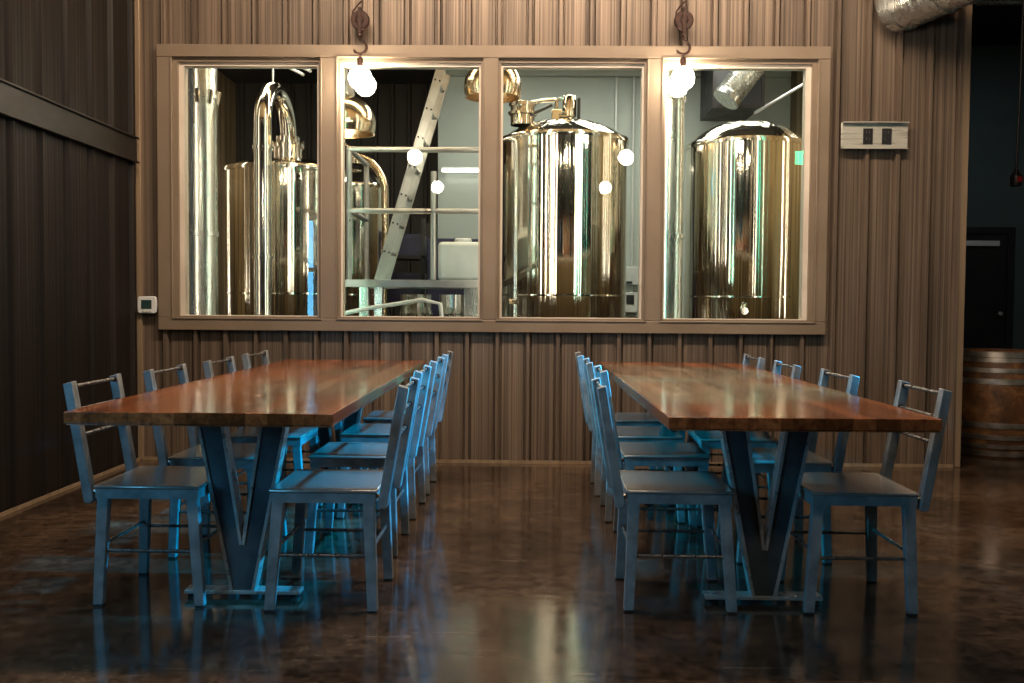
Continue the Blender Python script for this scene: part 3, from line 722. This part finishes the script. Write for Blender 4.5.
# ladder standing on the deck
t = thing('ladder', (-1.05, 7.55, pz + 0.018), 'aluminium ladder leaning inside the second window', 'ladder')
la, lb = Vector((-1.07, 7.50, pz + 0.02)), Vector((-0.575, 7.52, 2.98))
ld = (lb - la).normalized(); ln = Vector((ld.z, 0, -ld.x))
off = Vector((0.0, 0.36, 0.0))
for k, s in enumerate((0, 1)):
    A, B = la + off * s, lb + off * s
    b = MB(); hw = 0.031
    b.hexa([A - ln * hw + Vector((0, 0, 0)), A + ln * hw, A + ln * hw + Vector((0, 0.03, 0)), A - ln * hw + Vector((0, 0.03, 0))],
           [B - ln * hw, B + ln * hw, B + ln * hw + Vector((0, 0.03, 0)), B - ln * hw + Vector((0, 0.03, 0))])
    for e in (-1, 1):
        o = ln * (hw * e); e1 = ln * 0.006
        b.hexa([A + o - e1 - Vector((0, 0.008, 0)), A + o + e1 - Vector((0, 0.008, 0)), A + o + e1, A + o - e1], [B + o - e1 - Vector((0, 0.008, 0)), B + o + e1 - Vector((0, 0.008, 0)), B + o + e1, B + o - e1])
    rl = b.build('side_rail', M['alu'], t, bevel=0.002, smooth=0)
    for k2 in range(1, 8):
        p = A.lerp(B, k2 / 7.6)
        for e in (-0.018, 0.018):
            b = MB(); b.tube([p + ln * e - Vector((0, 0.012, 0)), p + ln * e + Vector((0, 0.001, 0))], 0.008, 8)
            b.build('rung_end', M['black'], rl)
for k2 in range(1, 8):
    p = la.lerp(lb, k2 / 7.6)
    b = MB(); b.tube([p + Vector((0, 0.03, 0)), p + off], 0.016, 10); b.build('rung', M['alu'], t)
# slim tank behind the platform
TB = make_tank(-1.53, 9.0, 0.30, 2.18, 'slim stainless tank behind the second window, beside the ladder', dome=0.16)
b = MB(); b.lathe([(0.0, 2.52), (0.07, 2.52), (0.075, 2.46), (0.05, 2.44), (0.05, 2.40)], (-1.50, 8.95, 0), 24); b.build('cap', M['steel_pipe'], TB)
b = MB(); b.tube([(-1.50, 8.68, 2.42)] + [(-1.50 + 0.32 * math.sin(math.radians(v)), 8.62, 2.10 + 0.34 * math.cos(math.radians(v))) for v in range(0, 91, 10)] + [(-1.175, 8.62, 1.7), (-1.19, 8.62, 1.3), (-1.19, 8.62, 0.4)], 0.034, 16)
tag(b.build('side_pipe', M['brass'], TB), 'brassy bent pipe')
b = MB(); b.tube([(-1.72, 8.85, 2.33), (-1.70, 8.85, 2.55), (-1.60, 8.85, 2.58), (-1.45, 8.85, 2.50)], 0.012, 10); b.build('lift_handle', M['steel_pipe'], TB)

# dome lights
def dome_light(x, y, z, r, label):
    t = thing('dome_light', (x, y, z), label, 'lamp', 'polished dome lights of the brewery')
    pr = [(0.035, r * 1.0 + 0.0), (0.05, r * 0.97)] + [(r * math.sin(math.radians(a)), r * math.cos(math.radians(a)) * 0.95) for a in range(20, 111, 9)]
    pr2 = pr + [(pr[-1][0] + 0.01, pr[-1][1] - 0.004), (pr[-1][0] - 0.008, pr[-1][1])] + [(max(q[0] - 0.008, 0.02), q[1] - 0.006) for q in reversed(pr)]
    b = MB(); b.lathe(pr2, (x, y, z), 48); b.build('shade', M['brass'], t, smooth=50)
    b = MB(); b.lathe([(0, r * 1.30), (0.06, r * 1.30), (0.065, r * 1.0), (0.055, r * 0.9), (0, r * 0.9)], (x, y, z), 24); b.build('driver_cap', M['alu'], t)
    b = MB(); b.tube([(x, y, z + r * 1.3), (x, y, 3.718)], 0.008, 8); b.build('stem', M['alu'], t)
    b = MB(); b.lathe([(0, 0.5 * r), (0.04, 0.48 * r), (0.065, 0.2 * r), (0.05, -0.05 * r), (0, -0.12 * r)], (x, y, z), 20); b.build('lamp_bulb', M['lamp_glow'], t)
    return t
dome_light(-1.45, 7.75, 2.55, 0.235, 'round coppery dome light at upper left of the second window')
dome_light(-0.261, 7.5, 2.79, 0.226, 'round polished dome light behind the bar between second and third windows')

# wide tank (third window)
TC = make_tank(0.412, 8.15, 0.535, 2.465, 'wide stainless tank filling the third window, valves on top', dome=0.165)
b = MB(); b.lathe([(0.10, 2.58), (0.10, 2.73), (0.115, 2.73), (0.115, 2.76), (0.0, 2.765)], (0.06, 7.95, 0), 32); c = b.build('inlet_collar', M['steel_pipe'], TC)
b = MB(); b.lathe([(0.112, 2.66), (0.122, 2.665), (0.122, 2.685), (0.112, 2.69)], (0.06, 7.95, 0), 32); b.build('clamp_ring', M['steel_pipe'], c)
b = MB(); b.lathe([(0.04, 2.60), (0.04, 2.66), (0.058, 2.67), (0.058, 2.83), (0.05, 2.845), (0.0, 2.845)], (0.45, 8.05, 0), 28); c = b.build('motor', M['steel_pipe'], TC)
b = MB(); b.box(0.515, 0.54, 8.0, 8.08, 2.64, 2.82); b.build('motor_plate', M['black'], c, bevel=0.003)
b = MB(); b.box(0.30, 0.385, 7.97, 8.06, 2.60, 2.72); b.tube([(0.34, 8.0, 2.72), (0.34, 8.0, 2.80), (0.40, 8.03, 2.82)], 0.016, 10); b.tube([(0.36, 7.96, 2.66), (0.43, 7.98, 2.66)], 0.02, 10); b.build('valve_block', M['steel_pipe'], TC, bevel=0.006)
b = MB(); b.tube([(0.13, 7.88, 2.655), (0.30, 7.93, 2.745)], 0.014, 10); b.build('lever', M['black'], TC)
b = MB(); b.tube([(-0.10, 8.16, 2.90), (-0.03, 8.14, 2.83), (0.10, 8.10, 2.79), (0.25, 8.02, 2.80), (0.34, 8.0, 2.80)], 0.018, 12); b.build('feed_pipe', M['steel_pipe'], TC)
b = MB(); b.tube([(-0.10, 7.64, 2.40), (-0.05, 7.56, 2.40), (-0.02, 7.54, 2.395), (0.006, 7.54, 2.37), (0.012, 7.54, 2.32), (0.012, 7.54, 1.0), (0.012, 7.54, 0.6)], 0.016, 12)
sp = b.build('sight_tube', M['steel_pipe'], TC)
b = MB(); b.box(-0.035, 0.04, 7.50, 7.56, 1.10, 1.14); b.tube([(-0.02, 7.52, 1.12), (-0.02, 7.47, 1.12)], 0.012, 8); b.build('valve', M['brass'], sp, bevel=0.004)
# round tank (fourth window)
TD = make_tank(1.985, 8.3, 0.505, 2.455, 'round-shouldered stainless tank filling the fourth window', dome=0.20)
b = MB(); b.lathe([(0, -0.05), (0.03, -0.05), (0.03, 0.02), (0, 0.02)], (1.87, 7.80, 1.06), 16, axis='y'); b.build('drain_valve', M['steel_pipe'], TD)

# flexible duct and grille near the brewery ceiling (fourth window)
t = thing('flexible_duct', (2.0, 9.2, 3.2), 'corrugated flexible silver duct in the top of the fourth window', 'duct')
A = [Vector((1.93, 9.2, 3.10)), Vector((2.03, 9.22, 3.23)), Vector((2.15, 9.25, 3.38)), Vector((2.26, 9.28, 3.55)), Vector((2.33, 9.3, 3.705))]
pts, rad = [], []
for i in range(len(A) - 1):
    for k in range(12):
        pts.append(A[i].lerp(A[i + 1], k / 12)); rad.append(0.118 if (len(pts) % 2) else 0.132)
b = MB(); b.tube(pts, 0.14, 28, radii=rad); b.build('sleeve', M['galv'], t, smooth=20)
b = MB(); p, q = pts[0], pts[1]; d = (p - q).normalized(); b.tube([p, p + d * 0.05], 0.136, 28); b.build('collar', M['galv'], t)
t = thing('vent_hood', (2.09, 9.9, 3.0), 'dark square vent hood under the brewery ceiling, behind the flexible duct', 'vent')
b = MB(); b.box(1.86, 2.34, 9.55, 10.3, 3.07, 3.715); b.build('box', M['black'], t, bevel=0.006)
b = MB(); b.box(1.845, 2.355, 9.535, 9.549, 3.055, 3.085); b.box(1.845, 1.875, 9.535, 9.549, 3.085, 3.715); b.box(2.325, 2.355, 9.535, 9.549, 3.085, 3.715); b.build('flange', M['beam'], t)
t = thing('sprinkler_pipe', (2.4, 8.9, 3.1), 'thin white sprinkler pipe slanting across the top of the fourth window', 'pipe')
b = MB(); b.tube([(2.33, 9.4, 2.98), (2.90, 8.7, 3.28)], 0.014, 12); b.build('tube', M['white_plastic'], t)
b = MB(); b.tube([(2.74, 8.9, 3.19), (2.74, 8.9, 3.26)], 0.03, 12); b.build('head', M['white_plastic'], t)
b = MB(); b.tube([(2.74, 8.9, 3.25), (2.74, 8.9, 3.718)], 0.006, 8); b.build('hanger', M['galv'], t)
# rack with crates, tote, control boxes, lights
t = thing('storage_rack', (-1.0, 9.9, 0), 'dark storage rack deep behind the second window', 'rack')
for x in (-1.72, -0.92):
    for y in (9.55, 10.1):
        b = MB(); b.box(x - 0.02, x + 0.02, y - 0.02, y + 0.02, 0, 1.95); b.build('upright', M['beam'], t)
for z in (0.5, 1.08, 1.55):
    b = MB(); b.box(-1.74, -0.90, 9.53, 10.12, z, z + 0.03); b.build('shelf', M['beam'], t)
def crate(x, y, z, w_, h, m, label):
    b = MB(); d = 0.36
    b.box(x - w_ / 2, x + w_ / 2, y - d / 2, y + d / 2, z, z + 0.015); b.box(x - w_ / 2, x + w_ / 2, y - d / 2, y - d / 2 + 0.012, z + 0.015, z + h); b.box(x - w_ / 2, x + w_ / 2, y + d / 2 - 0.012, y + d / 2, z + 0.015, z + h)
    b.box(x - w_ / 2, x - w_ / 2 + 0.012, y - d / 2 + 0.012, y + d / 2 - 0.012, z + 0.015, z + h); b.box(x + w_ / 2 - 0.012, x + w_ / 2, y - d / 2 + 0.012, y + d / 2 - 0.012, z + 0.015, z + h)
    b.box(x - w_ / 2 - 0.01, x + w_ / 2 + 0.01, y - d / 2 - 0.01, y - d / 2, z + h - 0.04, z + h - 0.01)
    tag(b.build('crate', m, None, origin='base', smooth=0), label, 'crate', 'crates on the brewery rack')
crate(-1.50, 9.8, 1.58, 0.34, 0.24, M['crate'], 'dark blue crate on the top rack shelf, left of its pair')
crate(-1.10, 9.8, 1.58, 0.34, 0.22, M['crate'], 'dark blue crate on the top rack shelf, right of its pair')
crate(-1.50, 9.8, 1.11, 0.34, 0.28, M['beam'], 'dark crate on the middle rack shelf, left of its pair')
crate(-1.10, 9.8, 1.11, 0.34, 0.30, M['crate'], 'dark blue crate on the middle rack shelf, right of its pair')
t = thing('steel_cabinet', (-0.62, 9.6, 0), 'dark blue steel cabinet deep behind the second window, below the pale wall', 'cabinet')
b = MB(); b.box(-0.96, -0.36, 9.35, 9.85, 0.06, 1.74); b.build('carcass', M['crate'], t, bevel=0.008)
for x0 in (-0.95, -0.655):
    b = MB(); b.box(x0, x0 + 0.285, 9.33, 9.3495, 0.10, 1.70); d = b.build('door', M['crate'], t, bevel=0.003)
    b = MB(); hx = x0 + (0.25 if x0 < -0.9 else 0.025); b.box(hx, hx + 0.012, 9.31, 9.3295, 0.85, 1.0); b.build('handle', M['alu'], d)
for x in (-0.92, -0.40):
    for y in (9.39, 9.81):
        b = MB(); b.box(x - 0.02, x + 0.02, y - 0.02, y + 0.02, 0, 0.06); b.build('foot', M['black'], t)
for k, (x, y) in enumerate(((-0.95, 8.35), (-0.62, 8.45))):
    t = thing('beer_keg', (x, y, 0.0), ('steel keg on a block under the platform, left of its pair', 'steel keg on a block under the platform, right of its pair')[k], 'keg', 'kegs under the platform')
    kb = 0.62                                     # stands on a low pallet block
    b = MB(); b.box(x - 0.15, x + 0.15, y - 0.15, y + 0.15, 0, kb); b.build('stand', M['beam'], t, bevel=0.01)
    b = MB(); b.lathe([(0, kb), (0.12, kb), (0.14, kb + 0.03), (0.14, kb + 0.16), (0.145, kb + 0.175), (0.14, kb + 0.19), (0.14, kb + 0.38), (0.145, kb + 0.395), (0.14, kb + 0.41), (0.13, kb + 0.46), (0.05, kb + 0.50), (0, kb + 0.50)], (x, y, 0), 32); b.build('shell', M['galv'], t)
    b = MB(); b.lathe([(0.125, kb + 0.45), (0.135, kb + 0.45), (0.135, kb + 0.56), (0.125, kb + 0.56), (0.125, kb + 0.45)], (x, y, 0), 32); b.build('chime', M['galv'], t)
for k, (p, q) in enumerate((((-2.07, 8.3, 3.14), (-1.86, 8.0, 3.00)), ((-1.98, 8.3, 3.15), (-1.80, 8.0, 3.03)))):
    t = thing('ceiling_tube', ((p[0] + q[0]) / 2, 8.15, 3.0), ('thin white tube under the brewery ceiling in first window, left of two', 'thin white tube under the brewery ceiling in first window, right of two')[k], 'pipe', 'thin white ceiling tubes')
    b = MB(); b.tube([p, q], 0.013, 12); b.build('tube', M['white_plastic'], t)
    b = MB(); b.tube([p, (p[0], p[1], 3.718)], 0.006, 8); b.build('hanger', M['galv'], t)
t = thing('plastic_tote', (-0.42, 7.72, pz + 0.018), 'milky white plastic tote on the platform, lower right of second window', 'container')
b = MB(); b.box(-0.61, -0.235, 7.55, 7.88, pz + 0.018, pz + 0.33); b.build('body', M['tote'], t, bevel=0.03)
b = MB(); b.lathe([(0, 0), (0.07, 0), (0.07, 0.03), (0.06, 0.04), (0, 0.04)], (-0.42, 7.72, pz + 0.326), 24); b.build('cap', M['white_plastic'], t)
b = MB(); hp = [(-1.46, 7.05, 0.02), (-1.45, 7.04, 0.5), (-1.38, 7.03, 0.96), (-1.24, 7.03, 1.03), (-1.05, 7.04, 1.07), (-0.85, 7.05, 1.10), (-0.68, 7.06, 1.13), (-0.55, 7.06, 1.10), (-0.50, 7.06, 0.7), (-0.5, 7.06, 0.02)]
b.tube(hp, 0.016, 12); tag(b.build('hose', M['hose'], None, origin='base'), 'pale hose looping under the platform behind the second window', 'hose')
t = thing('control_box', (1.06, YB, 1.05), 'grey electrical boxes on the pale wall beside the wide tank', 'control box')
b = MB(); b.box(1.22, 1.36, YB - 0.10, YB - 0.001, 1.32, 1.52); h = b.build('upper_box', M['box_grey'], t, bevel=0.006)
b = MB(); b.box(1.225, 1.29, YB - 0.108, YB - 0.1, 1.335, 1.36); b.build('label_plate', M['black'], h)
b = MB(); b.box(1.20, 1.35, YB - 0.12, YB - 0.001, 1.02, 1.24); h = b.build('lower_box', M['box_grey'], t, bevel=0.006)
b = MB(); b.box(1.225, 1.31, YB - 0.128, YB - 0.12, 1.11, 1.21); b.build('display', M['black'], h)
b = MB(); b.tube([(1.29, YB - 0.04, 1.52), (1.29, YB - 0.04, 3.598)], 0.012, 10); b.tube([(1.29, YB - 0.04, 1.24), (1.29, YB - 0.04, 1.32)], 0.012, 10); b.build('conduit', M['box_grey'], t)
t = thing('strip_reflection', (-0.55, 10.3, 2.55), 'slim glowing tube standing in for a reflection on the pale wall in second window', 'lamp')  # lit tube stands in for the reflection of a fluorescent tube
b = MB(); b.box(-0.93, -0.36, YB - 0.06, YB - 0.001, 2.555, 2.60); b.build('batten', M['white_plastic'], t, bevel=0.004)
b = MB(); b.tube([(-0.92, YB - 0.075, 2.56), (-0.37, YB - 0.075, 2.56)], 0.014, 12); b.build('tube', M['strip_glow'], t)
t = thing('ceiling_beam', (0.7, 10.5, 3.6), 'grey-green beam along the top of the pale wall', 'beam')
b = MB(); b.box(-0.84, XR - 0.12, YB - 0.08, YB - 0.002, 3.60, 3.715); b.build('flange', M['pale_wall'], t)
b = MB(); b.box(0.98, 1.0, YB - 0.03, YB - 0.002, 2.2, 3.6); b.build('drop_pipe', M['box_grey'], t)
yt = D + WT  # hidden tubes added to throw bright upright strips onto the tanks
for x, m, lab in ((-2.53, 'added_tube_warm', 'added unseen tube on the brewery side, left of the first window'), (-1.395, 'added_tube_warm', 'added unseen warm tube behind the bar between first and second windows'),
                  (-1.345, 'added_tube_green', 'added unseen green tube behind the bar between first and second windows'),
                  (-0.270, 'added_tube_warm', 'added unseen warm tube behind the bar between second and third windows'), (-0.225, 'added_tube_warm', 'second added warm tube behind the bar between second and third windows'),
                  (0.850, 'added_tube_warm', 'added unseen warm tube behind the bar between third and fourth windows'), (0.900, 'added_tube_green', 'added unseen green tube behind the bar between third and fourth windows'),
                  (2.05, 'added_tube_warm', 'added unseen warm tube on the brewery side, right of the fourth window'), (2.25, 'added_tube_green', 'added unseen green tube on the brewery side, right of the fourth window')):
    t = thing('added_tube', (x, yt, 0.5), lab, 'lamp', 'added upright tubes on the brewery side of the wall')
    b = MB(); b.box(x - 0.018, x + 0.018, yt + 0.0005, yt + 0.03, 0.50, 3.30); b.build('batten', M['white_plastic'], t, bevel=0.003)
    b = MB(); b.tube([(x, yt + 0.046, 0.54), (x, yt + 0.046, 3.26)], 0.011, 12); b.build('tube', M[m], t)
    for z in (0.50, 3.26):
        b = MB(); b.box(x - 0.016, x + 0.016, yt + 0.03, yt + 0.062, z, z + 0.04); b.build('end_cap', M['white_plastic'], t, bevel=0.002)
for xw, sg, y, lab in ((XL - 0.8, 1, 7.35, 'added unseen warm tube on the left brewery wall, nearer the windows'), (XL - 0.8, 1, 8.75, 'added unseen warm tube on the left brewery wall, deeper in'),
                       (XR - 0.1, -1, 7.55, 'added unseen warm tube on the right brewery wall, nearer the windows'), (XR - 0.1, -1, 8.7, 'added unseen warm tube on the right brewery wall, deeper in')):
    t = thing('added_tube', (xw, y, 0.5), lab, 'lamp', 'added upright tubes on the brewery side walls')  # more added tubes, out of view, for strips on the tank sides
    def bx(a, c, y0, y1, z0, z1): b.box(min(xw + sg * a, xw + sg * c), max(xw + sg * a, xw + sg * c), y0, y1, z0, z1)
    b = MB(); bx(0.0005, 0.03, y - 0.018, y + 0.018, 0.50, 3.30); b.build('batten', M['white_plastic'], t, bevel=0.003)
    b = MB(); b.tube([(xw + sg * 0.046, y, 0.54), (xw + sg * 0.046, y, 3.26)], 0.014, 12); b.build('tube', M['added_tube_warm'], t)
    for z in (0.50, 3.26):
        b = MB(); bx(0.03, 0.062, y - 0.016, y + 0.016, z, z + 0.04); b.build('end_cap', M['white_plastic'], t, bevel=0.002)
# lit sign behind the camera that shows as a green glint in the fourth window
t = thing('exit_light', (4.9, YF, 3.6), 'small green lit sign high on the street wall, mirrored in fourth window', 'sign')
b = MB(); b.box(4.78, 5.02, YF + 0.001, YF + 0.05, 3.60, 3.88); h = b.build('housing', M['black'], t, bevel=0.004)
b = MB(); b.box(4.80, 5.00, YF + 0.05, YF + 0.056, 3.62, 3.86); b.build('lit_face', M['green_glow'], t)

# settle each brewery piece on its sight line
SHIFT = {'vent_pipe': -0.083, 'duct_riser': -0.08, 'work_platform': -0.08, 'ladder': -0.08, 'brew_tank': -0.088, 'sprinkler_pipe': -0.10,
         'storage_rack': -0.10, 'crate': -0.10, 'plastic_tote': -0.08, 'control_box': -0.11, 'hose': -0.075, 'cord_drop': -0.085}
for o in list(COL.objects):
    k = o.name.split('.')[0]
    if o.parent is None and k in SHIFT: o.location.x += SHIFT[k]

# ------------------------------------------------------------------ render look
SC.view_settings.view_transform = 'Standard'; SC.view_settings.look = 'None'; SC.view_settings.gamma = 1.0; SC.view_settings.use_curve_mapping = False
SC.view_settings.exposure = 0.0
SC.cycles.use_denoising = True
SC.cycles.max_bounces = 10; SC.cycles.diffuse_bounces = 4; SC.cycles.glossy_bounces = 6; SC.cycles.transparent_max_bounces = 16
SC.cycles.sample_clamp_indirect = 6.0; SC.cycles.caustics_reflective = False; SC.cycles.caustics_refractive = False
